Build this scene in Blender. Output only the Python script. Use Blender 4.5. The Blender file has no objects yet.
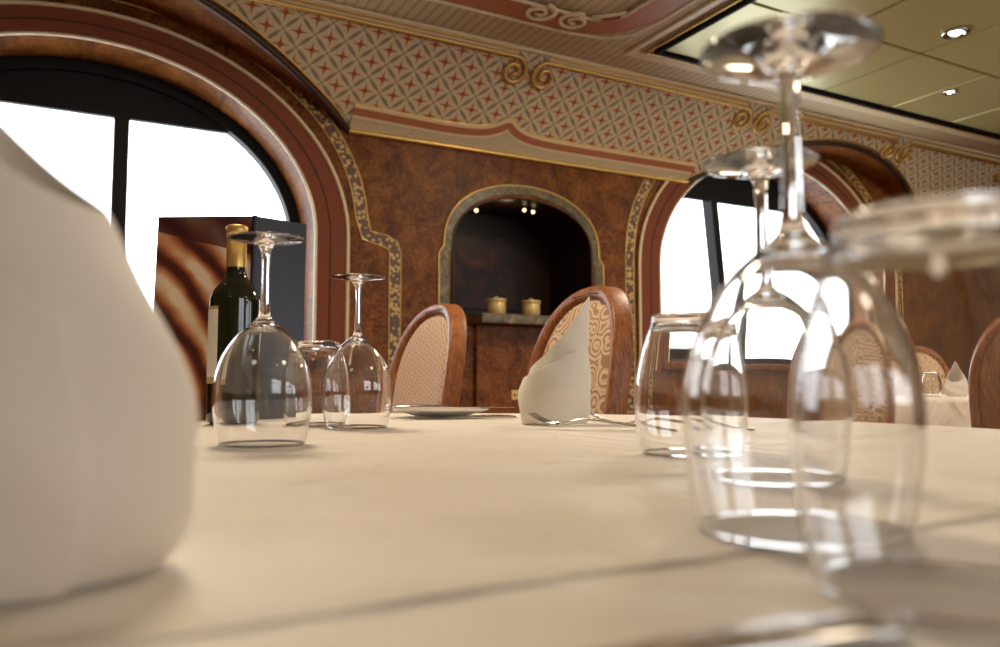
import bpy, bmesh, math, random
from mathutils import Vector, Matrix
random.seed(4)
pi=math.pi
scene=bpy.context.scene
COL=scene.collection
CH=0.813           # lens height
WD=Vector((0.880,0.475,0)); OUT=Vector((-0.475,0.880,0)); NN=-OUT; UP=Vector((0,0,1))
D0=3.947           # window wall distance
TZ=0.75            # table top height
def mat4(x,y,z,t):
    return Matrix(((x.x,y.x,z.x,t.x),(x.y,y.y,z.y,t.y),(x.z,y.z,z.z,t.z),(0,0,0,1)))
def MW(D=D0): return mat4(WD,UP,NN,OUT*D)
yl=(NN*0.397+UP*0.45)/0.6
MF=mat4(WD,yl,WD.cross(yl),OUT*D0+UP*(CH+1.3))
ZC=CH+1.75
MC=mat4(WD,NN,WD.cross(NN),OUT*3.55+UP*ZC)
def P(s,D,z): return WD*s+OUT*D+UP*z

# ------------------------------------------------------------ materials
class NT:
    def __init__(self,name):
        self.m=bpy.data.materials.new(name); self.m.use_nodes=True
        self.t=self.m.node_tree; self.n=self.t.nodes; self.l=self.t.links
        self.n.clear(); self.out=self.n.new('ShaderNodeOutputMaterial')
    def new(self,ty,**k):
        x=self.n.new(ty)
        for a,b in k.items(): setattr(x,a,b)
        return x
    def put(self,sock,v):
        if isinstance(v,bpy.types.NodeSocket): self.l.new(v,sock)
        elif isinstance(v,(tuple,list)) and len(v)==3 and sock.type=='RGBA': sock.default_value=(*v,1)
        else: sock.default_value=v
    def math(self,op,a,b=0.0,c=0.0):
        x=self.new('ShaderNodeMath',operation=op)
        self.put(x.inputs[0],a); self.put(x.inputs[1],b); self.put(x.inputs[2],c)
        return x.outputs[0]
    def mix(self,f,a,b):
        x=self.new('ShaderNodeMix',data_type='RGBA')
        self.put(x.inputs[0],f); self.put(x.inputs[6],a); self.put(x.inputs[7],b)
        return x.outputs[2]
    def ramp(self,f,stops):
        x=self.new('ShaderNodeValToRGB'); e=x.color_ramp.elements
        while len(e)<len(stops): e.new(0.5)
        for i,(p,c) in enumerate(stops): e[i].position=p; e[i].color=(*c,1)
        self.put(x.inputs[0],f); return x.outputs[0]
    def obj(self): return self.new('ShaderNodeTexCoord').outputs['Object']
    def xyz(self,v):
        x=self.new('ShaderNodeSeparateXYZ'); self.l.new(v,x.inputs[0]); return x.outputs
    def noise(self,v,scale,detail=4,rough=.55,dist=0):
        x=self.new('ShaderNodeTexNoise'); self.l.new(v,x.inputs['Vector'])
        x.inputs['Scale'].default_value=scale; x.inputs['Detail'].default_value=detail
        x.inputs['Roughness'].default_value=rough; x.inputs['Distortion'].default_value=dist
        return x.outputs[0]
    def vor(self,v,scale,feature='F1'):
        x=self.new('ShaderNodeTexVoronoi',feature=feature); self.l.new(v,x.inputs['Vector'])
        x.inputs['Scale'].default_value=scale; return x.outputs['Distance']
    def bump(self,h,strength=.3,dist=.01):
        x=self.new('ShaderNodeBump'); x.inputs['Strength'].default_value=strength
        x.inputs['Distance'].default_value=dist; self.l.new(h,x.inputs['Height']); return x.outputs[0]
    def bsdf(self,col,rough=.5,metal=0,normal=None,**k):
        b=self.new('ShaderNodeBsdfPrincipled')
        self.put(b.inputs['Base Color'],col); self.put(b.inputs['Roughness'],rough)
        b.inputs['Metallic'].default_value=metal
        if normal is not None: self.l.new(normal,b.inputs['Normal'])
        for a,v in k.items(): self.put(b.inputs[a.replace('_',' ')],v)
        self.l.new(b.outputs[0],self.out.inputs[0]); return b
def simple(name,col,rough=.5,metal=0,var=.12,scale=20,**k):
    t=NT(name); o=t.obj(); n=t.noise(o,scale)
    c=t.mix(n,tuple(max(0,x*(1-var)) for x in col),tuple(min(1,x*(1+var)) for x in col))
    t.bsdf(c,rough,metal,**k); return t.m
def burr(name,dark,mid,light,seams=True,rough=.42):
    t=NT(name); o=t.obj(); a=t.noise(o,7,6,.75,.8); b=t.noise(o,70,3,.6,.5)
    f=t.math('ADD',t.math('MULTIPLY',a,.6),t.math('MULTIPLY',b,.4))
    c=t.ramp(f,[(.38,dark),(.5,mid),(.60,light)])
    if seams:
        X=t.xyz(o); x,y=X[0],X[1]
        fx=t.math('ABSOLUTE',t.math('SUBTRACT',t.math('FRACT',t.math('MULTIPLY',x,1/.62)),.5))
        fy=t.math('ABSOLUTE',t.math('SUBTRACT',t.math('FRACT',t.math('MULTIPLY',y,1/.55)),.5))
        s=t.math('MAXIMUM',t.math('GREATER_THAN',fx,.494),t.math('GREATER_THAN',fy,.494))
        c=t.mix(t.math('MULTIPLY',s,.5),c,tuple(q*.4 for q in dark))
    t.bsdf(c,rough,Specular_IOR_Level=.18); return t.m
def pattern(name,a,base,petal,star,st=.20,rough=.55,ax=1,star_w=.0028):
    t=NT(name); o=t.obj(); X=t.xyz(o)
    def fr(s): return t.math('ABSOLUTE',t.math('SUBTRACT',t.math('FRACT',t.math('MULTIPLY',s,1/a)),.5))
    p=fr(X[0]); q=fr(X[ax])
    s=t.math('ADD',p,q); d=t.math('SUBTRACT',p,q)
    e1=t.math('POWER',t.math('DIVIDE',t.math('ABSOLUTE',t.math('SUBTRACT',s,.5)),.085),2.)
    e2=t.math('POWER',t.math('DIVIDE',t.math('ABSOLUTE',d),.36),2.)
    pet=t.math('LESS_THAN',t.math('ADD',e1,e2),1.)
    line=t.math('LESS_THAN',t.math('ABSOLUTE',t.math('SUBTRACT',s,.5)),.022)
    sm=t.math('MULTIPLY',t.math('LESS_THAN',t.math('MULTIPLY',p,q),star_w),t.math('LESS_THAN',s,st))
    p2=t.math('SUBTRACT',.5,p); q2=t.math('SUBTRACT',.5,q)
    sm2=t.math('MULTIPLY',t.math('LESS_THAN',t.math('MULTIPLY',p2,q2),star_w),t.math('LESS_THAN',t.math('ADD',p2,q2),st))
    c=t.mix(t.math('MAXIMUM',pet,line),base,petal)
    c=t.mix(t.math('MAXIMUM',sm,sm2),c,star)
    n=t.noise(o,3); c=t.mix(t.math('MULTIPLY',n,.15),c,tuple(x*.7 for x in base))
    t.bsdf(c,rough,Specular_IOR_Level=.3); return t.m

m_burr=burr('burr_wood',(.052,.013,.0025),(.155,.046,.007),(.27,.095,.015))
m_burr2=burr('burr_wood_plain',(.065,.016,.0035),(.18,.054,.009),(.28,.10,.019),False)
m_terra=simple('terracotta_paint',(.20,.056,.026),.65,Specular_IOR_Level=.2)
m_black=simple('black_frame',(.008,.007,.007),.5,Specular_IOR_Level=.15)
m_gold=simple('gold_trim',(.68,.43,.13),.32,.65)
m_silver=simple('polished_edge',(.72,.62,.45),.3,.5)
m_darkgold=simple('dark_bronze',(.05,.025,.012),.4,.4)
m_frieze=pattern('frieze_pattern',.15,(.68,.56,.34),(.27,.20,.155),(.42,.07,.03),.26,star_w=.0034)
m_net=pattern('net_pattern',.05,(.66,.55,.35),(.38,.29,.20),(.50,.36,.20),.2)
m_pink=simple('salmon_paint',(.44,.15,.065),.5)
m_cream=simple('cream_paint',(.76,.63,.39),.45)
m_steel=simple('cutlery_steel',(.66,.64,.62),.16,1.)
m_carpet=simple('carpet',(.16,.05,.03),.95,scale=60,var=.4)
m_wallp=simple('plaster_warm',(.45,.31,.18),.8)
t=NT('gold_leaf_inlay'); o=t.obj(); v=t.vor(o,42); w=t.noise(o,60,2)
f=t.math('GREATER_THAN',t.math('ADD',t.math('MULTIPLY',v,.8),t.math('MULTIPLY',w,.3)),.50)
t.bsdf(t.mix(f,(.55,.35,.12),(.10,.042,.012)),.45); m_inlay=t.m
t=NT('green_marble'); o=t.obj(); w=t.noise(o,14,6,.7,2)
t.bsdf(t.ramp(w,[(.35,(.03,.028,.011)),(.55,(.14,.095,.03)),(.7,(.32,.23,.09))]),.35); m_marble=t.m
t=NT('mirror_tile_ceiling'); o=t.obj(); w=t.noise(o,1.3,2)
t.bsdf(t.mix(w,(.52,.47,.20),(.60,.55,.25)),.3,.3); m_tile=t.m
def fabric(name,sc,a,b):
    t=NT(name); o=t.obj(); v=t.vor(o,sc)
    r=t.math('SINE',t.math('MULTIPLY',v,26)); n=t.noise(o,220,2)
    c=t.mix(t.math('GREATER_THAN',r,.35),a,b); c=t.mix(t.math('MULTIPLY',n,.3),c,tuple((x+y)/2 for x,y in zip(a,b)))
    t.bsdf(c,.85,normal=t.bump(r,.25,.003)); return t.m
m_fab=fabric('chair_fabric_scroll',20,(.74,.56,.36),(.38,.19,.09))
m_fab2=pattern('chair_fabric_diamond',.042,(.76,.56,.38),(.48,.24,.15),(.42,.16,.10),.22,.85,2)
t=NT('honey_wood'); o=t.obj(); mp=t.new('ShaderNodeMapping'); mp.inputs['Scale'].default_value=(3,3,.6); t.l.new(o,mp.inputs[0])
w=t.noise(mp.outputs[0],22,5,.6,1.5)
t.bsdf(t.ramp(w,[(.35,(.20,.062,.018)),(.6,(.38,.14,.045)),(.75,(.50,.21,.08))]),.4,Specular_IOR_Level=.35); m_wood=t.m
t=NT('tablecloth_linen'); o=t.obj(); X=t.xyz(o)
def crease(nx,ny,c,w):
    d=t.math('SUBTRACT',t.math('ADD',t.math('MULTIPLY',X[0],nx),t.math('MULTIPLY',X[1],ny)),c)
    d=t.math('ADD',d,t.math('MULTIPLY',t.math('SUBTRACT',t.noise(o,5,2),.5),.012))
    d=t.math('DIVIDE',d,w)
    return t.math('EXPONENT',t.math('MULTIPLY',t.math('MULTIPLY',d,d),-1.))
h=t.math('ADD',crease(-.497,.868,.222,.007),t.math('ADD',t.math('MULTIPLY',crease(-.60,.80,.49,.009),.5),t.math('ADD',t.math('MULTIPLY',crease(-.5,.866,.86,.010),.4),t.math('MULTIPLY',crease(.866,.5,.56,.010),.4))))
h=t.math('ADD',t.math('MULTIPLY',h,1.1),t.math('MULTIPLY',t.noise(o,7,3,.5,.8),3.2))
h=t.math('ADD',h,t.math('MULTIPLY',t.noise(o,450,2),.08))
n=t.noise(o,6,3); c=t.mix(n,(.83,.755,.65),(.88,.81,.71))
t.bsdf(c,.5,normal=t.bump(h,1.0,.008),Sheen_Weight=.1); m_cloth=t.m
t=NT('napkin_linen'); o=t.obj(); h=t.math('ADD',t.math('MULTIPLY',t.noise(o,28,3,.5,.4),.8),t.math('MULTIPLY',t.noise(o,1100,2),.06))
t.bsdf(t.mix(t.noise(o,12),(.74,.67,.58),(.80,.73,.64)),.75,normal=t.bump(h,.5,.004),Sheen_Weight=.1); m_nap=t.m
t=NT('crystal'); t.bsdf((1,1,1),0.0,IOR=1.5,Transmission_Weight=1.0); m_glass=t.m
t=NT('window_glass'); tr=t.new('ShaderNodeBsdfTransparent'); gl=t.new('ShaderNodeBsdfGlossy'); gl.inputs['Roughness'].default_value=.02
mx=t.new('ShaderNodeMixShader'); mx.inputs[0].default_value=.05; t.l.new(tr.outputs[0],mx.inputs[1]); t.l.new(gl.outputs[0],mx.inputs[2]); t.l.new(mx.outputs[0],t.out.inputs[0]); m_pane=t.m
def emis(name,col,s):
    t=NT(name); e=t.new('ShaderNodeEmission'); e.inputs[0].default_value=(*col,1); e.inputs[1].default_value=s
    t.l.new(e.outputs[0],t.out.inputs[0]); return t.m
m_lamp=emis('lamp_glow',(1,.8,.5),25)
m_dimlamp=emis('niche_lamp_glow',(1,.75,.4),3)

# ------------------------------------------------------------ mesh helpers
def link(ob,parent=None):
    COL.objects.link(ob)
    if parent: ob.parent=parent
    return ob
def empty(name,loc=(0,0,0),rz=0):
    e=bpy.data.objects.new(name,None); e.location=loc; e.rotation_euler=(0,0,rz); e.empty_display_size=.1
    COL.objects.link(e); return e
def meshobj(name,vs,fs,mat,M=None,parent=None,smooth=False):
    me=bpy.data.meshes.new(name); me.from_pydata([tuple(v) for v in vs],[],fs); me.update()
    if smooth: me.polygons.foreach_set('use_smooth',[True]*len(me.polygons))
    me.materials.append(mat); ob=bpy.data.objects.new(name,me)
    if M is not None: ob.matrix_world=M
    return link(ob,parent)
def to_mesh(name,cu,mat,M=None,parent=None,smooth=False):
    tmp=bpy.data.objects.new('tmp',cu); COL.objects.link(tmp); bpy.context.view_layer.update()
    dg=bpy.context.evaluated_depsgraph_get()
    me=bpy.data.meshes.new_from_object(tmp.evaluated_get(dg)); me.name=name
    bpy.data.objects.remove(tmp)
    me.materials.clear(); me.materials.append(mat)
    me.polygons.foreach_set('use_smooth',[smooth]*len(me.polygons))
    ob=bpy.data.objects.new(name,me)
    if M is not None: ob.matrix_world=M
    return link(ob,parent)
def fshape(name,loops,z0,z1,mat,M=None,parent=None,bevel=0,smooth=False):
    cu=bpy.data.curves.new(name,'CURVE'); cu.dimensions='2D'; cu.fill_mode='BOTH'
    cu.extrude=max(0,(z1-z0)/2-bevel); cu.bevel_depth=bevel; cu.bevel_resolution=3; cu.offset=-bevel
    for lp in loops:
        sp=cu.splines.new('POLY'); sp.points.add(len(lp)-1); sp.use_cyclic_u=True
        for i,p in enumerate(lp): sp.points[i].co=(p[0],p[1],0,1)
    ob=to_mesh(name,cu,mat,None,None,smooth)
    for v in ob.data.vertices: v.co.z+=(z0+z1)/2
    if M is not None: ob.matrix_world=M
    if parent: ob.parent=parent
    return ob
def tube(name,paths,r,mat,M=None,parent=None,cyc=False,res=3):
    cu=bpy.data.curves.new(name,'CURVE'); cu.dimensions='3D'; cu.bevel_depth=r; cu.bevel_resolution=res; cu.use_fill_caps=True
    for pts in paths:
        sp=cu.splines.new('POLY'); sp.points.add(len(pts)-1); sp.use_cyclic_u=cyc
        for i,p in enumerate(pts): sp.points[i].co=(p[0],p[1],p[2] if len(p)>2 else 0,1)
    return to_mesh(name,cu,mat,M,parent,True)
def ribbon(name,pts,hw,z0,z1,mat,M=None,parent=None):
    L=[];R=[]
    n=len(pts)
    for i in range(n):
        a=Vector(pts[max(0,i-1)][:2]); b=Vector(pts[min(n-1,i+1)][:2]); d=(b-a).normalized(); q=Vector((-d.y,d.x))
        p=Vector(pts[i][:2]); L.append(p+q*hw); R.append(p-q*hw)
    vs=[];fs=[]
    for i in range(n):
        vs+=[(L[i].x,L[i].y,z0),(L[i].x,L[i].y,z1),(R[i].x,R[i].y,z1),(R[i].x,R[i].y,z0)]
    for i in range(n-1):
        a=i*4;b=a+4
        for k in range(3): fs.append((a+k,b+k,b+k+1,a+k+1))
    return meshobj(name,vs,fs,mat,M,parent)
def offpath(pts,d):
    n=len(pts); o=[]
    for i in range(n):
        a=Vector(pts[max(0,i-1)][:2]); b=Vector(pts[min(n-1,i+1)][:2]); q=(b-a).normalized()
        o.append((pts[i][0]-q.y*d,pts[i][1]+q.x*d))
    return o
def lathe(name,prof,mat,seg=48,M=None,parent=None,closed=False):
    vs=[];fs=[];n=len(prof)
    for r_,z in prof:
        for j in range(seg):
            a=2*pi*j/seg; vs.append((r_*math.cos(a),r_*math.sin(a),z))
    for i in range(n if closed else n-1):
        i2=(i+1)%n
        for j in range(seg):
            k=(j+1)%seg; fs.append((i*seg+j,i*seg+k,i2*seg+k,i2*seg+j))
    ob=meshobj(name,vs,fs,mat,M,parent,True)
    bm=bmesh.new(); bm.from_mesh(ob.data); bmesh.ops.remove_doubles(bm,verts=bm.verts,dist=1e-5); bmesh.ops.recalc_face_normals(bm,faces=bm.faces); bm.to_mesh(ob.data); bm.free()
    ob.data.polygons.foreach_set('use_smooth',[True]*len(ob.data.polygons))
    return ob
def smoothprof(pts,k=6):
    out=[]
    for i in range(len(pts)-1):
        p0=pts[max(0,i-1)];p1=pts[i];p2=pts[i+1];p3=pts[min(len(pts)-1,i+2)]
        for j in range(k):
            u=j/k
            f=lambda a,b,c,d:.5*((2*b)+(-a+c)*u+(2*a-5*b+4*c-d)*u*u+(-a+3*b-3*c+d)*u**3)
            out.append((max(0,f(p0[0],p1[0],p2[0],p3[0])),f(p0[1],p1[1],p2[1],p3[1])))
    out.append(pts[-1]); return out
def box(name,x0,x1,y0,y1,z0,z1,mat,M=None,parent=None,bevel=0):
    vs=[(x,y,z) for x in(x0,x1) for y in(y0,y1) for z in(z0,z1)]
    fs=[(0,1,3,2),(4,6,7,5),(0,4,5,1),(2,3,7,6),(0,2,6,4),(1,5,7,3)]
    ob=meshobj(name,vs,fs,mat,M,parent)
    if bevel:
        md=ob.modifiers.new('b','BEVEL'); md.width=bevel; md.segments=3
    return ob
def arc(s0,a,Hs,Ht,n=48,a0=pi,a1=0):
    return [(s0+a*math.cos(a0+(a1-a0)*i/n),CH+Hs+(Ht-Hs)*math.sin(a0+(a1-a0)*i/n)) for i in range(n+1)]
def archloop(s0,a,Hs,Ht,Hb,n=48):
    return [(s0-a,CH+Hb)]+arc(s0,a,Hs,Ht,n)+[(s0+a,CH+Hb)]
def portal(M,sx,sy):
    L=bpy.data.lights.new('window_sky','AREA'); L.shape='RECTANGLE'; L.size=sx; L.size_y=sy
    L.cycles.is_portal=True
    lo=bpy.data.objects.new('window_sky',L); COL.objects.link(lo); lo.matrix_world=M; return lo

# ------------------------------------------------------------ room shell
S0,S1=-3.6,9.2
TH=.34
ARCH=[(.05,1.45),(4.30,1.26)]
HB=.14
loops=[[(S0,0),(S1,0),(S1,2.66),(S0,2.66)]]
for a,_ in ARCH: loops.append(archloop(a,1.02,.73,1.53,HB))
def nichel(e=0,Hb=.365): 
    c=2.295; return [(c-.457-e,CH+Hb),(c-.457-e,CH+.74)]+[(c+(.457+e)*math.cos(pi-pi*i/30)*1.0,CH+.74+(.31+e)*math.sin(pi*i/30)**.8) for i in range(1,30)]+[(c+.457+e,CH+.74),(c+.457+e,CH+Hb)]
loops.append(nichel())
fshape('wall_back',loops,-TH,0,m_burr,MW())
MS=mat4(WD,UP,NN,Vector((0,0,0)))
def slab(name,s0,s1,d0,d1,z0,z1,mat): return box(name,s0,s1,z0,z1,-d1,-d0,mat,MS)
slab('floor',S0-.1,S1+.1,-2.9,D0+TH,-.06,0,m_carpet)
slab('ceiling',S0,S1,-2.8,3.56,ZC+.012,ZC+.08,m_net)
slab('wall_left',S0-.1,S0,-2.8,D0+TH,0,2.66,m_wallp)
slab('wall_right',S1,S1+.1,-2.8,D0+TH,0,2.66,m_burr)
# unseen opposite wall; window openings added to brighten the room with daylight
fl=[[(S0,0),(S1,0),(S1,2.66),(S0,2.66)]]
ADDED_WIN=[(.6,2.4),(3.4,5.6),(6.2,8.6)]
for a,b in ADDED_WIN: fl.append([(a,.95),(b,.95),(b,2.15),(a,2.15)])
fshape('wall_front',fl,2.8,2.9,m_wallp,MS)
for k,(a,b) in enumerate(ADDED_WIN):
    w=empty('window_%d'%(k+3))
    fshape('frame',[[(a,.95),(b,.95),(b,2.15),(a,2.15)],[(a+.06,1.01),((a+b)/2-.03,1.01),((a+b)/2-.03,2.09),(a+.06,2.09)],[((a+b)/2+.03,1.01),(b-.06,1.01),(b-.06,2.09),((a+b)/2+.03,2.09)]],2.83,2.88,m_black,MS,w)
    lo=portal(mat4(WD,UP,NN,OUT*-2.95+WD*(a+b)/2+UP*1.55),b-a,1.2); lo.parent=w

# sloping frieze (coving) with lunettes
def luny(c,Ht,s): return (min(Ht-.237*(s-c)**2,1.742)-1.3)/.75
LUN=[(-.17,1.77,math.sqrt(.47/.237)),(4.7,1.637,math.sqrt(.337/.237))]
bot=[(S0,0)]; arcs=[]
for c,Ht,hw in LUN:
    pts=[(c-hw+2*hw*i/48,max(0,luny(c,Ht,c-hw+2*hw*i/48))) for i in range(49)]
    arcs.append(pts); bot+=pts
bot+=[(S1,0),(S1,.6),(S0,.6)]
fr=fshape('frieze',[bot],-.02,0,m_frieze,MF)
trim=empty('trim_1')
for k,pts in enumerate(arcs):
    tube('lunette_edge',[[(p[0],p[1],.004) for p in pts]],.020,m_darkgold,MF,trim)
    tube('lunette_gold',[[(p[0],p[1]+.034,.004) for p in pts if p[1]<.55 and p[1]>0.0]],.007,m_gold,MF,trim)
    vs=[];fs=[]
    for i,p in enumerate(pts):
        H=1.3+.75*p[1]; Dp=D0-.397*p[1]/.6
        vs+=[P(p[0],Dp+.004,CH+H),P(p[0],D0+.01,CH+H)]
        if i: a=2*i; fs.append((a-2,a,a+1,a-1))
    meshobj('lunette_soffit',vs,fs,m_burr2,None,trim,True)
segs=[(1.237,3.51),(5.90,S1),(S0,-1.58)]
def pinky(s): 
    d=abs(s-2.12); return .098+.03*max(0,(1.75-s))**1.0+.085*math.exp(-d/.085)*(1 if d<.5 else 0)
for a,b in segs:
    tube('bottom_gold',[[(a,.004,.012),(b,.004,.012)]],.015,m_gold,MF,trim)
    tube('bottom_dark',[[(a,-.024,.0),(b,-.024,.0)]],.012,m_darkgold,MF,trim)
    N=120; cl=[(a+(b-a)*i/N,pinky(a+(b-a)*i/N)) for i in range(N+1)]
    low=[(a,.012)]+[(b,.012)]+[(x,y) for x,y in reversed(cl)]
    fshape('lower_band',[low],0,.006,m_net,MF,trim)
    ribbon('cream_band',cl,.036,0,.009,m_cream,MF,trim)
    ribbon('salmon_band',cl,.020,0,.011,m_pink,MF,trim)
    tube('gold_line',[offpath(cl,.036),offpath(cl,-.036)],.0065,m_gold,MF,trim)
scr=[-1.6,2.13,3.78,5.2,6.6,8.0]
paths=[];paths2=[]
def spiral(cx,cy,dirn,r0=.062,turns=1.6,n=44,z=.012):
    out=[]
    for i in range(n+1):
        u=i/n; a=pi/2-dirn*u*turns*2*pi; r_=r0*(1-u)+.012*u
        out.append((cx+r_*math.cos(a),cy+r_*math.sin(a),z))
    return out
for i in range(len(scr)-1):
    a=scr[i]+.095; b=scr[i+1]-.095; y=.560
    left=list(reversed(spiral(a,y-.08,-1,.08))); right=spiral(b,y-.08,1,.08)
    mid=[(a+(b-a)*j/24,y,.012) for j in range(1,24)]
    paths.append(left+mid+right)
    q=[(a+(b-a)*j/24,y+.034) for j in range(0,25)]
    paths2.append([(x,yy,.010) for x,yy in q])
    ribbon('cream_band_upper',[(a,y+.017),(b,y+.017)],.017,0,.008,m_cream,MF,trim)
tube('scroll_line',paths,.013,m_gold,MF,trim)
tube('scroll_line_upper',paths2,.007,m_gold,MF,trim)
tube('cornice',[[(S0,.604,.0),(S1,.604,.0)]],.012,m_cream,MF,trim)

# decorated ceiling
ct=empty('trim_2')
TS=2.68; TD=3.22
tube('tile_frame_dark',[[(TS,3.55-.2,.012),(TS,3.55-TD,.012),(S1,3.55-TD,.012)]],.018,m_black,MC,ct)
tube('tile_frame_gold',[[(TS-.04,3.55-.2,.006),(TS-.04,3.55-TD-.04,.006),(S1,3.55-TD-.04,.006)]],.010,m_gold,MC,ct)
ribbon('cream_border',[(TS-.10,3.35),(TS-.10,.33-.10),(S1,.33-.10)],.035,-.01,.004,m_cream,MC,ct)
for off in (0,.42):
    s_end=TS-.30-off
    d=.38+off*1.0
    pts=[(S0,d)]+[(s_end-.25+.25*math.sin(pi/2*i/10),d+.25-.25*math.cos(pi/2*i/10)) for i in range(11)]+[(s_end,4.2)]
    ribbon('salmon_panel',pts,.075,-.01,.006,m_pink,MC,ct)
    for e in (-.09,.09):
        q=[(p[0]-(e if i>3 else 0)*(1),p[1]+(e if i<9 else 0)) for i,p in enumerate(pts)]
        tube('ceiling_gold_line',[[(x,y,.006) for x,y in q]],.009,m_cream,MC,ct)
for sx in (.2,1.1,1.9):
    tube('ceiling_scroll',[spiral(sx,.42,1,.085),spiral(sx+.2,.42,-1,.085)],.010,m_cream,MC,ct)
vs=[];fs=[]
g=.012;T=.62
x=TS+.02
while x<S1-.1:
    y=.33+.02
    while y<6.0:
        x1=min(x+T-g,S1); y1=y+T-g
        b=len(vs); e=.006
        vs+=[(x,y,0),(x1,y,0),(x1,y1,0),(x,y1,0),(x+e,y+e,.008),(x1-e,y+e,.008),(x1-e,y1-e,.008),(x+e,y1-e,.008)]
        fs+=[(b,b+1,b+5,b+4),(b+1,b+2,b+6,b+5),(b+2,b+3,b+7,b+6),(b+3,b,b+4,b+7),(b+4,b+5,b+6,b+7)]
        y+=T
    x+=T
meshobj('ceiling_tiles',vs,fs,m_tile,MC,ct)
ribbon('tile_backing',[(TS+.02,3.2),(S1,3.2)],2.87,-.008,-.002,m_black,MC,ct)

def downlight(s,D,big=1.0):
    e=empty('recessed_downlight',P(s,D,ZC-.010))
    lathe('rim',[(.032*big,.0),(.05*big,-.002),(.052*big,-.008),(.046*big,-.012),(.034*big,-.010),(.028*big,.006)],m_steel,32,None,e)
    lathe('bulb',[(0,-.012),(.016*big,-.010),(.024*big,-.001),(.026*big,.004)],m_lamp,24,None,e)
downlight(3.84,2.33,1.25); downlight(4.6,2.84,.8)
for s,D in((6.2,2.3),(5.4,1.0),(3.3,.4),(1.2,1.9),(1.2,.3),(-.8,1.8),(-.8,.2),(1.2,-1.4),(-.8,-1.4),(3.3,-1.3)): downlight(s,D)

# arch dressing + windows
for wi,(c,jog) in enumerate(ARCH):
    w=empty('window_%d'%(wi+1))
    out=archloop(c,1.19,.73,1.665,HB-.04); inn=archloop(c,1.025,.73,1.535,HB)
    fshape('terracotta_band',[out,inn],0,.012,m_terra,MW(),w)
    tube('bright_arch_line',[[(x,y,.014) for x,y in out]],.010,m_cream,MW(),w)
    tube('inner_arch_line',[[(x,y,.010) for x,y in inn]],.008,m_silver,MW(),w)
    tube('mid_arch_line',[[(x,y,.012) for x,y in archloop(c,1.10,.73,1.60,HB)]],.004,m_darkgold,MW(),w)
    j=jog
    orn=[(c-j,CH-.5),(c-j,CH+.68),(c-j+.012,CH+.715),(c-j+.05,CH+.735),(c-1.29,CH+.76)]+arc(c,1.265,.80,1.77,60,pi*.98,pi*.02)+[(c+1.29,CH+.76),(c+j-.05,CH+.735),(c+j-.012,CH+.715),(c+j,CH+.68),(c+j,CH-.5)]
    if j<1.3: orn=[(c-j,CH-.5),(c-j,CH+.6),(c-j,CH+.78)]+arc(c,1.255,.80,1.77,60,pi*.97,pi*.03)+[(c+j,CH+.78),(c+j,CH+.6),(c+j,CH-.5)]
    ribbon('inlay',orn,.032,0,.004,m_inlay,MW(),w)
    tube('inlay_edge',[[(x,y,.004) for x,y in offpath(orn,e)] for e in(-.032,.032)],.0035,m_gold,MW(),w)
    fo=archloop(c,1.03,.73,1.53,HB); fi=archloop(c,.965,.73,1.47,HB+.06)
    fshape('frame',[fo,fi],-TH+.02,-TH+.09,m_black,MW(),w)
    Ht=1.265
    top=[p for p in arc(c,1.02,.73,1.52,90) if p[1]>CH+Ht]
    fshape('dark_valance',[top],-TH+.04,-TH+.07,m_black,MW(),w)
    if wi==0: ms=[(.19,.19,.033)]
    else: ms=[(3.98,4.10,.03)]
    for a,b,hw in ms:
        fshape('mullion',[[(b-hw,CH+HB),(b+hw,CH+HB),(a+hw,CH+Ht+.02),(a-hw,CH+Ht+.02)]],-TH+.01,-TH+.10,m_black,MW(),w)
    fshape('pane',[archloop(c,.98,.73,1.48,HB+.05)],-TH+.045,-TH+.05,m_pane,MW(),w)
    box('sill',c-1.1,c+1.1,CH+HB-.045,CH+HB,-TH+.02,.05,m_burr2,MW(),w,.008)
    lo=portal(mat4(-WD,UP,OUT,OUT*(D0+TH+.08)+WD*c+UP*(CH+.8)),2.2,1.5); lo.parent=w

# niche
nz=empty('display_niche')
nl=nichel(-.004,.369)
vs=[];fs=[]
for p in nl: vs+=[(p[0],p[1],-.001),(p[0],p[1],-.45)]
n=len(nl)
for i in range(n):
    a=2*i;b=2*((i+1)%n); fs.append((a,b,b+1,a+1))
fs.append(tuple(2*i+1 for i in range(n)))
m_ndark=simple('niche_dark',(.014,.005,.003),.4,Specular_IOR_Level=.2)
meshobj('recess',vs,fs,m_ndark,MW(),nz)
c=2.295
def nout(e,sh): return [(c-.457-e,CH+.0),(c-.457-e,CH+.70),(c-.457-e+sh,CH+.745)]+[(c+(.457+e-sh)*math.cos(pi-pi*i/30),CH+.745+(.33+e*.6)*math.sin(pi*i/30)**.8) for i in range(1,30)]+[(c+.457+e-sh,CH+.745),(c+.457+e,CH+.70),(c+.457+e,CH+.0)]
ribbon('marble_surround',nout(.055,.03),.03,0,.006,m_marble,MW(),nz)
tube('surround_edge',[[(x,y,.006) for x,y in nout(.087,.03)]],.006,m_gold,MW(),nz)
tube('inner_edge',[[(x,y,.006) for x,y in nichel(.003)]],.007,m_darkgold,MW(),nz)
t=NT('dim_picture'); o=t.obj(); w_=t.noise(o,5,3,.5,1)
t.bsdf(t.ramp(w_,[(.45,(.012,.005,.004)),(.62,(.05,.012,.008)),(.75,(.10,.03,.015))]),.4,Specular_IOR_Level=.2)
box('picture',2.02,2.5,CH+.45,CH+.9,-.449,-.435,t.m,MW(),nz)
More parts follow.
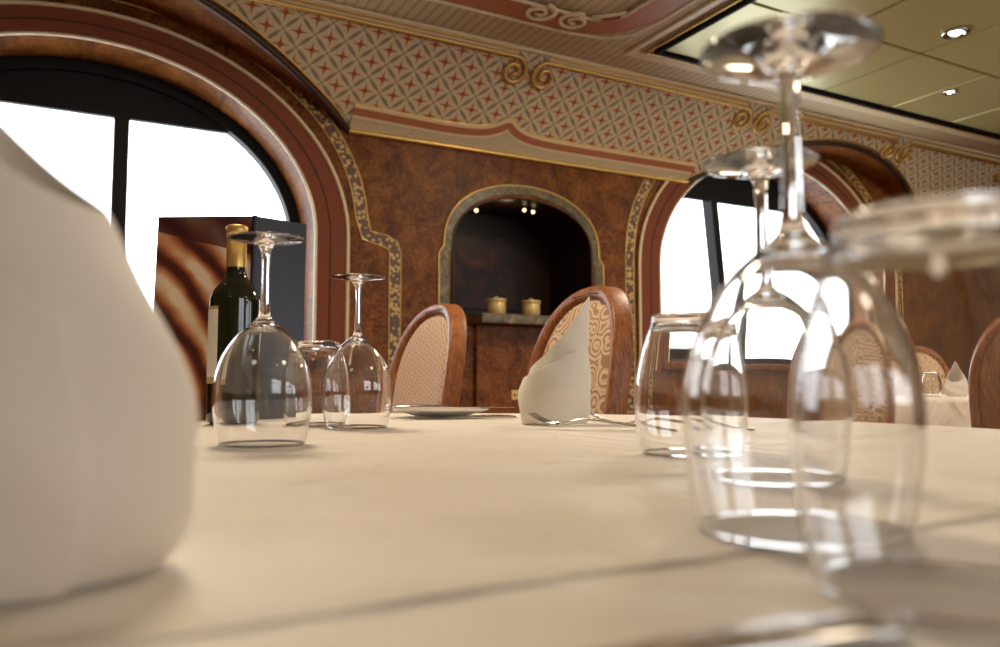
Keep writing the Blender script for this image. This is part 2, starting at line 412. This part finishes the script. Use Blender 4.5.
for s,h in((2.04,.985),(2.36,1.02),(2.42,1.015)):
    lathe('spot_bulb',[(0,-.012),(.010,-.006),(.011,.006),(0,.012)],m_dimlamp,16,Matrix.Translation(P(s,D0+.12,CH+h)),nz)
L=bpy.data.lights.new('niche_lamp','POINT'); L.energy=.4; L.color=(1,.7,.4); L.shadow_soft_size=.03
lo=bpy.data.objects.new('niche_lamp',L); COL.objects.link(lo); lo.location=P(2.25,D0+.10,CH+.97); lo.parent=nz
box('ledge',1.93,2.44,CH+.315,CH+.368,-.12,.17,m_marble,MW(),nz,.006)
box('ledge_support',1.97,2.40,0,CH+.315,0,.03,m_burr2,MW(),nz,.004)
m_jar=simple('brass_jar',(.58,.42,.18),.45,.35)
for s in(2.065,2.285):
    lathe('lidded_jar',[(0,0),(.048,0),(.052,.004),(.052,.066),(.050,.068),(.056,.070),(.056,.084),(.052,.088),(.012,.091),(.010,.100),(0,.102)],m_jar,32,Matrix.Translation(P(s,D0-.08,CH+.369)))
oc=empty('wall_socket')
box('plate',2.185,2.255,CH-.10,CH-.045,.03,.036,m_gold,MW(),oc,.002)
for k in(0,1): box('hole',2.20+.024*k,2.212+.024*k,CH-.08,CH-.065,.036,.038,m_black,MW(),oc)

# ------------------------------------------------------------ tables
def table(name,loc,R,skirt,pr):
    e=empty(name,(loc[0],loc[1],0))
    vs=[];fs=[];seg=240
    rings=[R*(i/34) for i in range(1,35)]
    vs.append((0,0,TZ))
    for r_ in rings:
        for j in range(seg):
            a=2*pi*j/seg; vs.append((r_*math.cos(a),r_*math.sin(a),TZ if r_<R*.999 else TZ-.003))
    for k in range(1,16):
        u=k/15
        for j in range(seg):
            a=2*pi*j/seg; f=.5+.5*math.sin(a*13+1.3*math.sin(a*3))
            r_=R+.006+ .035*u*f+.012*u; vs.append((r_*math.cos(a),r_*math.sin(a),TZ-.006-skirt*u))
    tot=34+15
    for j in range(seg): fs.append((0,1+j,1+(j+1)%seg))
    for i in range(tot-1):
        for j in range(seg):
            k=(j+1)%seg; a=1+i*seg; fs.append((a+j,a+seg+j,a+seg+k,a+k))
    ob=meshobj('tablecloth',vs,fs,m_cloth,None,e,True)
    for v in ob.data.vertices: v.co.x+=loc[0]; v.co.y+=loc[1]
    ob.location=(-loc[0],-loc[1],0)
    lathe('table_top',[(0,TZ-.004),(R-.01,TZ-.006),(R-.006,TZ-.028),(0,TZ-.028)],m_wood,96,None,e)
    lathe('pedestal',[(0,0),(pr,0),(pr,.02),(.10,.05),(.05,.09),(.045,.6),(.12,.722),(0,.722)],m_wood,48,None,e)
    return e
table('round_dining_table',(-.1,.8),.85,.2,.3)
table('round_dining_table',(2.43,3.80),.62,.2,.2)

# ------------------------------------------------------------ chairs
def chair(loc,rz,fab):
    e=empty('dining_chair',(loc[0],loc[1],0),rz)
    W=.215; zb=.52; zs=.80; zt=1.05
    def outl(k,n=40):
        w=W-k; t_=zt-k; b=zb+k
        pts=[(-w*.90,b),(-w*.97,b+.1),(-w,zs-.06)]
        for i in range(n+1):
            a=pi-pi*i/n; ca=math.cos(a); sa=math.sin(a)
            pts.append((w*math.copysign(abs(ca)**.85,ca),zs+(t_-zs)*max(0,sa)**.9))
        pts+=[(w,zs-.06),(w*.97,b+.1),(w*.90,b)]
        return pts
    tilt=math.radians(9)
    def place(ob):
        for v in ob.data.vertices:
            x,y,z=v.co
            d=.035*(x/W)**2
            v.co=(x,.215-z-d+(y-.5)*math.tan(tilt),y)
        ob.data.update()
    f=fshape('back_frame',[outl(0),outl(.030)],-.028,.028,m_wood,None,e,.010,True); place(f)
    base=outl(.026); cx,cy=0,.78
    for nm,sg in(('back_pad',1),('back_pad_rear',-1)):
        vs=[(0,cy,sg*.040)];fs=[];n=len(base);K=9
        for k in range(1,K+1):
            u=k/K; h=.012+.028*math.sqrt(max(0,1-u**3))
            for p in base: vs.append((cx+(p[0]-cx)*u,cy+(p[1]-cy)*u,sg*h))
        for j in range(n):
            q=(j+1)%n; fs.append((0,1+j,1+q))
            for k in range(K-1):
                a=1+k*n; fs.append((a+j,a+n+j,a+n+q,a+q))
        pd=meshobj(nm,vs,fs,fab if sg>0 or fab is not m_fab else m_wood,None,e,True); place(pd)
    def rr(w,d,r_,y0=0):
        pts=[]
        for cx_,cy_,a0 in((w-r_,d-r_,0),(-w+r_,d-r_,90),(-w+r_,-d+r_,180),(w-r_,-d+r_,270)):
            for i in range(7):
                a=math.radians(a0+15*i); pts.append((cx_+r_*math.cos(a),cy_+r_*math.sin(a)+y0))
        return pts
    fshape('seat_rail',[rr(.225,.22,.05)],.385,.435,m_wood,None,e,.008,True)
    fshape('seat_cushion',[rr(.215,.21,.05)],.432,.50,fab,None,e,.028,True)
    for i,(x,y) in enumerate(((-.185,-.18),(.185,-.18),(-.185,.19),(.185,.19))):
        dy=.05 if y>0 else 0
        vs=[];fs=[]
        for k,(z,rd) in enumerate(((0,.014),(.2,.018),(.40,.024))):
            oy=dy*(1-z/.4)
            vs+=[(x+a*rd,y+oy+b*rd,z) for a,b in((-1,-1),(1,-1),(1,1),(-1,1))]
        for k in range(2):
            for j_ in range(4): q=(j_+1)%4; fs.append((k*4+j_,k*4+q,k*4+4+q,k*4+4+j_))
        fs+=[(3,2,1,0),(8,9,10,11)]
        meshobj('leg_%d'%(i+1),vs,fs,m_wood,None,e)
    for i,x in enumerate((-.185,.185)):
        tube('stile_%d'%(i+1),[[(x,.19,.39),(x,.205,.47),(x,.222,.56)]],.022,m_wood,None,e)
    return e
r=math.radians
def chair_at(bx,by,deg,fab=None):   # bx,by = position of the back
    a=r(deg); f=(math.sin(a),-math.cos(a)); return chair((bx+f[0]*.27,by+f[1]*.27),a,fab or m_fab)
chair_at(-.20,2.42,-60,m_fab2)
chair_at(.215,1.98,-66)
chair_at(1.22,2.75,-55)
chair_at(1.90,2.80,155)
chair_at(2.55,4.95,-10)
chair_at(3.7,4.0,-90)

# ------------------------------------------------------------ glassware (blown, real wall thickness)
def offset_in(prof,th):
    out=[]
    n=len(prof)
    for i in range(n):
        a=prof[max(0,i-1)];b=prof[min(n-1,i+1)]
        dx,dz=b[0]-a[0],b[1]-a[1]; L=math.hypot(dx,dz) or 1
        out.append((max(0,prof[i][0]-dz/L*th),prof[i][1]+dx/L*th))
    return out
bw=[(.0415,0),(.0455,.020),(.0480,.045),(.0462,.067),(.0395,.088),(.0280,.106)]
outerw=smoothprof(bw+[(.016,.1175),(.0075,.1250),(.0048,.134),(.0040,.150),(.0039,.178),(.0050,.193),(.0095,.2005),(.021,.2038),(.0370,.2054)],6)
innerb=smoothprof(bw+[(.0155,.1168)],6)
innerw=offset_in(innerb,.0011)
wprof_full=[(0,.1165),(.008,.1158)]+list(reversed(innerw[:-1]))+[(.0410,-.0004)]+outerw+[(.0376,.2060),(.0370,.2066),(.020,.2064),(0,.2060)]
def wine(x,y,rz=0,z=TZ):
    return lathe('wine_glass',wprof_full,m_glass,80,Matrix.Translation((x,y,z+.0012)))
outt=smoothprof([(.0400,0),(.0445,.018),(.0465,.042),(.0450,.066),(.0395,.092),(.0325,.112),(.0310,.1185)],6)
intt=offset_in(smoothprof([(.0400,0),(.0445,.018),(.0465,.042),(.0450,.066),(.0395,.092),(.0340,.108)],6),.0013)
tprof=[(0,.1115),(.022,.1110)]+list(reversed(intt))+[(.0395,-.0004)]+outt+[(.0295,.1208),(.026,.1206),(.020,.1190),(0,.1182)]
def tumbler(x,y,z=TZ,k=1.0):
    return lathe('water_tumbler',[(a*k,b*k) for a,b in tprof],m_glass,80,Matrix.Translation((x,y,z+.0012)))
wine(-.236,.80); wine(-.196,1.10)
wine(.1258,.340); wine(.172,.520)
tumbler(.164,.700); tumbler(.134,.243,TZ,.94)
tumbler(-.266,1.17)
tumbler(1.94,3.62)

# ------------------------------------------------------------ folded napkins
def napkin(x,y,R=.046,H=.175,lean=(.02,0),peak=0.,start=0.,z=TZ,hmin=.07,tuck=.2,tp=.86):
    vs=[];fs=[];NU=150;NV=36;turn=1.55
    for i in range(NU+1):
        u=i/NU*turn; th=start+2*pi*u
        d=th-peak; pk=.5+.5*math.cos(d)
        h=hmin+(H-hmin)*pk**1.15
        if u>1: h*=1-.35*(u-1)/(turn-1)
        for j in range(NV+1):
            zz=h*j/NV; q=zz/H
            rr=R*(1-tuck*math.exp(-zz/.014))
            if zz>.05: rr*=1-tp*((zz-.05)/(H-.05))**1.12
            rr+=.0055*u-.001 + .0018*math.sin(3*th+20*q)*(1-q)
            rr*=1+.05*math.sin(2*th+.7)
            vs.append((rr*math.cos(th)+lean[0]*q*q,rr*math.sin(th)+lean[1]*q*q,zz))
    for i in range(NU):
        for j in range(NV):
            a=i*(NV+1)+j; fs.append((a,a+NV+1,a+NV+2,a+1))
    ob=meshobj('folded_napkin',vs,fs,m_nap,Matrix.Translation((x,y,z+.001)),None,True)
    md=ob.modifiers.new('s','SOLIDIFY'); md.thickness=.0018; md.offset=-1
    md=ob.modifiers.new('ss','SUBSURF'); md.levels=1; md.render_levels=1
napkin(.082,1.20,.048,.190,(.034,0),peak=r(-12),start=r(-260),hmin=.080,tuck=.12,tp=.66)
napkin(-.154,.262,.050,.20,(-.045,.0),peak=r(180),start=r(120),hmin=.12,tuck=.30)
napkin(2.02,3.54,.05,.17,(0,0),peak=1,start=-2)

# ------------------------------------------------------------ bottle + menu
be=empty('wine_bottle',(-.402,1.21,TZ+.0005))
t=NT('bottle_glass'); t.bsdf((.012,.014,.005),.08,Coat_Weight=.3); mb=t.m
lathe('body',[(0,0.004),(.030,0),(.0375,.004)]+smoothprof([(.0378,.01),(.0378,.10),(.0378,.175),(.036,.192),(.027,.208),(.0165,.222),(.0142,.24),(.0138,.285)],5)+[(.0155,.287),(.0155,.298),(.012,.300),(0,.300)],mb,64,None,be)
lathe('capsule',[(.0150,.236),(.0148,.286),(.0163,.287),(.0163,.299),(.012,.3012),(0,.3015)],m_gold,48,None,be)
t=NT('label_paper'); o=t.obj(); X=t.xyz(o)
b=t.math('GREATER_THAN',t.math('ABSOLUTE',t.math('SUBTRACT',X[2],.12)),.05)
t.bsdf(t.mix(b,(.80,.76,.66),(.5,.35,.15)),.6); ml=t.m
vs=[];fs=[]
for i in range(33):
    a=r(140+i*110/32); vs+=[(.0384*math.cos(a),.0384*math.sin(a),.06),(.0384*math.cos(a),.0384*math.sin(a),.175)]
    if i: k=2*i; fs.append((k-2,k,k+1,k-1))
meshobj('label',vs,fs,ml,None,be,True)
me=empty('menu_folder',(-.448,1.345,TZ+.0005),r(8))
t=NT('menu_cover_print'); o=t.obj(); mp=t.new('ShaderNodeMapping'); mp.inputs['Location'].default_value=(.25,0,-.12); mp.inputs['Rotation'].default_value=(0,.5,0); t.l.new(o,mp.inputs[0])
w=t.new('ShaderNodeTexWave',wave_type='RINGS',rings_direction='Y'); w.inputs['Scale'].default_value=5.0; w.inputs['Distortion'].default_value=4.; w.inputs['Detail'].default_value=3.; t.l.new(mp.outputs[0],w.inputs[0])
nz_=t.noise(o,9,3); X=t.xyz(o)
c1=t.ramp(t.math('MULTIPLY',w.outputs[1],nz_),[(.03,(.09,.02,.012)),(.18,(.40,.12,.05)),(.34,(.68,.34,.16)),(.5,(.92,.75,.55))])
top=t.math('GREATER_THAN',t.math('ADD',X[2],t.math('MULTIPLY',X[0],.25)),.285)
t.bsdf(t.mix(t.math('MULTIPLY',top,.85),c1,(.06,.012,.02)),.3); m_print=t.m
m_navy=simple('menu_navy',(.014,.013,.030),.35)
H=.345
def leaf(nm,x0,y0,x1,y1,mat,lean=.03,h0=H,h1=H,th=.003):
    d=Vector((x1-x0,y1-y0,0)).normalized(); q=Vector((-d.y,d.x,0))*th
    vs=[]
    for (x,y,z) in((x0,y0,0),(x1,y1,0),(x1,y1+lean,h1),(x0,y0+lean,h0)): vs+=[Vector((x,y,z)),Vector((x,y,z))+q]
    fs=[(0,2,4,6),(1,7,5,3),(0,1,3,2),(2,3,5,4),(4,5,7,6),(6,7,1,0)]
    meshobj(nm,vs,fs,mat,None,me)
leaf('front_cover',-.135,0,.030,-.03,m_print)
leaf('back_cover',.030,-.03,.110,.03,m_navy)
leaf('inner_page',-.118,.018,.026,-.018,m_cream,.03,H-.012,H-.012,.002)
tube('spine',[[(.030,-.031,0),(.030,-.001,H)]],.004,m_navy,None,me)

# ------------------------------------------------------------ plate and cutlery
lathe('bread_plate',[(0,.003),(.045,.003),(.050,.004),(.083,.013),(.086,.0145),(.084,.0155),(.052,.0075),(.046,.006),(0,.006)],simple('porcelain',(.7,.66,.6),.15),64,Matrix.Translation((-.105,1.43,TZ+.0005)))
def strip_obj(name,rows,mat,loc,rz,parts=()):
    allv=[];allf=[]
    for rows_ in (rows,)+tuple(parts):
        b=len(allv)
        for (x,cy,w,z,th) in rows_:
            allv+=[(x,cy-w,z),(x,cy-w*.6,z+th),(x,cy+w*.6,z+th),(x,cy+w,z),(x,cy,z-th*.2)]
        n=len(rows_)
        for i in range(n-1):
            for k in range(5):
                q=(k+1)%5; a=b+i*5; allf.append((a+k,a+5+k,a+5+q,a+q))
        allf.append(tuple(b+k for k in (4,3,2,1,0))); allf.append(tuple(b+(n-1)*5+k for k in range(5)))
    ob=meshobj(name,allv,allf,mat,Matrix.Translation(loc)@Matrix.Rotation(rz,4,'Z'),None,True)
    md=ob.modifiers.new('ss','SUBSURF'); md.levels=2; md.render_levels=2
    return ob
def knife(loc,rz):
    rows=[(0,0,.004,.001,.002),(.004,0,.0085,.001,.004),(.03,0,.0095,.001,.006),(.07,0,.007,.001,.0055),(.095,0,.0048,.001,.005),(.10,.001,.007,.001,.002),(.13,.0015,.0095,.001,.0016),(.18,.001,.0095,.001,.0014),(.205,-.001,.007,.001,.001),(.217,-.005,.002,.001,.001)]
    return strip_obj('table_knife',rows,m_steel,loc,rz)
def fork(loc,rz):
    rows=[(0,0,.004,.001,.003),(.004,0,.009,.001,.004),(.03,0,.0095,.003,.004),(.08,0,.005,.009,.004),(.12,0,.0045,.013,.004),(.132,0,.010,.012,.003),(.150,0,.0130,.007,.003),(.157,0,.0130,.006,.003)]
    tines=[]
    for k in range(4):
        cy=-.0099+k*.0066
        tines.append([(.154,cy,.0020,.006,.003),(.17,cy,.0020,.006,.0025),(.185,cy,.0019,.011,.0022),(.20,cy,.0012,.020,.0015)])
    return strip_obj('table_fork',rows,m_steel,loc,rz,tines)
knife((.099,.2035,TZ+.0012),r(203))
fork((.215,.985,TZ+.001),r(150))
fork((.31,1.00,TZ+.001),r(160))
knife((.03,1.38,TZ+.001),r(192))
knife((-.19,1.43,TZ+.0165),r(5))

# ------------------------------------------------------------ light
w=bpy.data.worlds.new('overcast_sky'); scene.world=w; w.use_nodes=True
nt=w.node_tree; nt.nodes.clear(); ow=nt.nodes.new('ShaderNodeOutputWorld'); bg=nt.nodes.new('ShaderNodeBackground')
tc=nt.nodes.new('ShaderNodeTexCoord'); sx=nt.nodes.new('ShaderNodeSeparateXYZ'); rp=nt.nodes.new('ShaderNodeValToRGB')
nt.links.new(tc.outputs['Generated'],sx.inputs[0]); nt.links.new(sx.outputs[2],rp.inputs[0])
rp.color_ramp.elements[0].color=(.80,.85,.88,1); rp.color_ramp.elements[1].color=(.95,.97,1,1); rp.color_ramp.elements[1].position=.3
nt.links.new(rp.outputs[0],bg.inputs[0]); bg.inputs[1].default_value=5.5; nt.links.new(bg.outputs[0],ow.inputs[0])
def area(loc,size,power,col,rot=(0,0,0)):
    L=bpy.data.lights.new('ceiling_lamp','AREA'); L.shape='DISK'; L.size=size; L.energy=power; L.color=col
    o=bpy.data.objects.new('ceiling_lamp',L); COL.objects.link(o); o.location=loc; o.rotation_euler=rot
for s,D,p in((.3,1.7,28),(2.6,2.1,32),(5.0,2.3,28),(-1.2,-.8,3),(2.0,-.8,8)):  # out-of-view fill lights added below the ceiling to brighten the room
    area(P(s,D,ZC-.05),.5,p,(1,.83,.61))

scene.view_settings.view_transform='Standard'
try:
    scene.cycles.transparent_max_bounces=32; scene.cycles.max_bounces=24; scene.cycles.transmission_bounces=24
except Exception as ex: print(ex)
cam=bpy.data.cameras.new('camera'); co=bpy.data.objects.new('camera',cam); COL.objects.link(co)
cam.sensor_width=36; cam.lens=28.8; cam.clip_start=.01
co.location=(0,0,CH); co.rotation_euler=(r(90+4.18),0,0)
cam.dof.use_dof=True; cam.dof.focus_distance=1.3; cam.dof.aperture_fstop=5.6
scene.camera=co
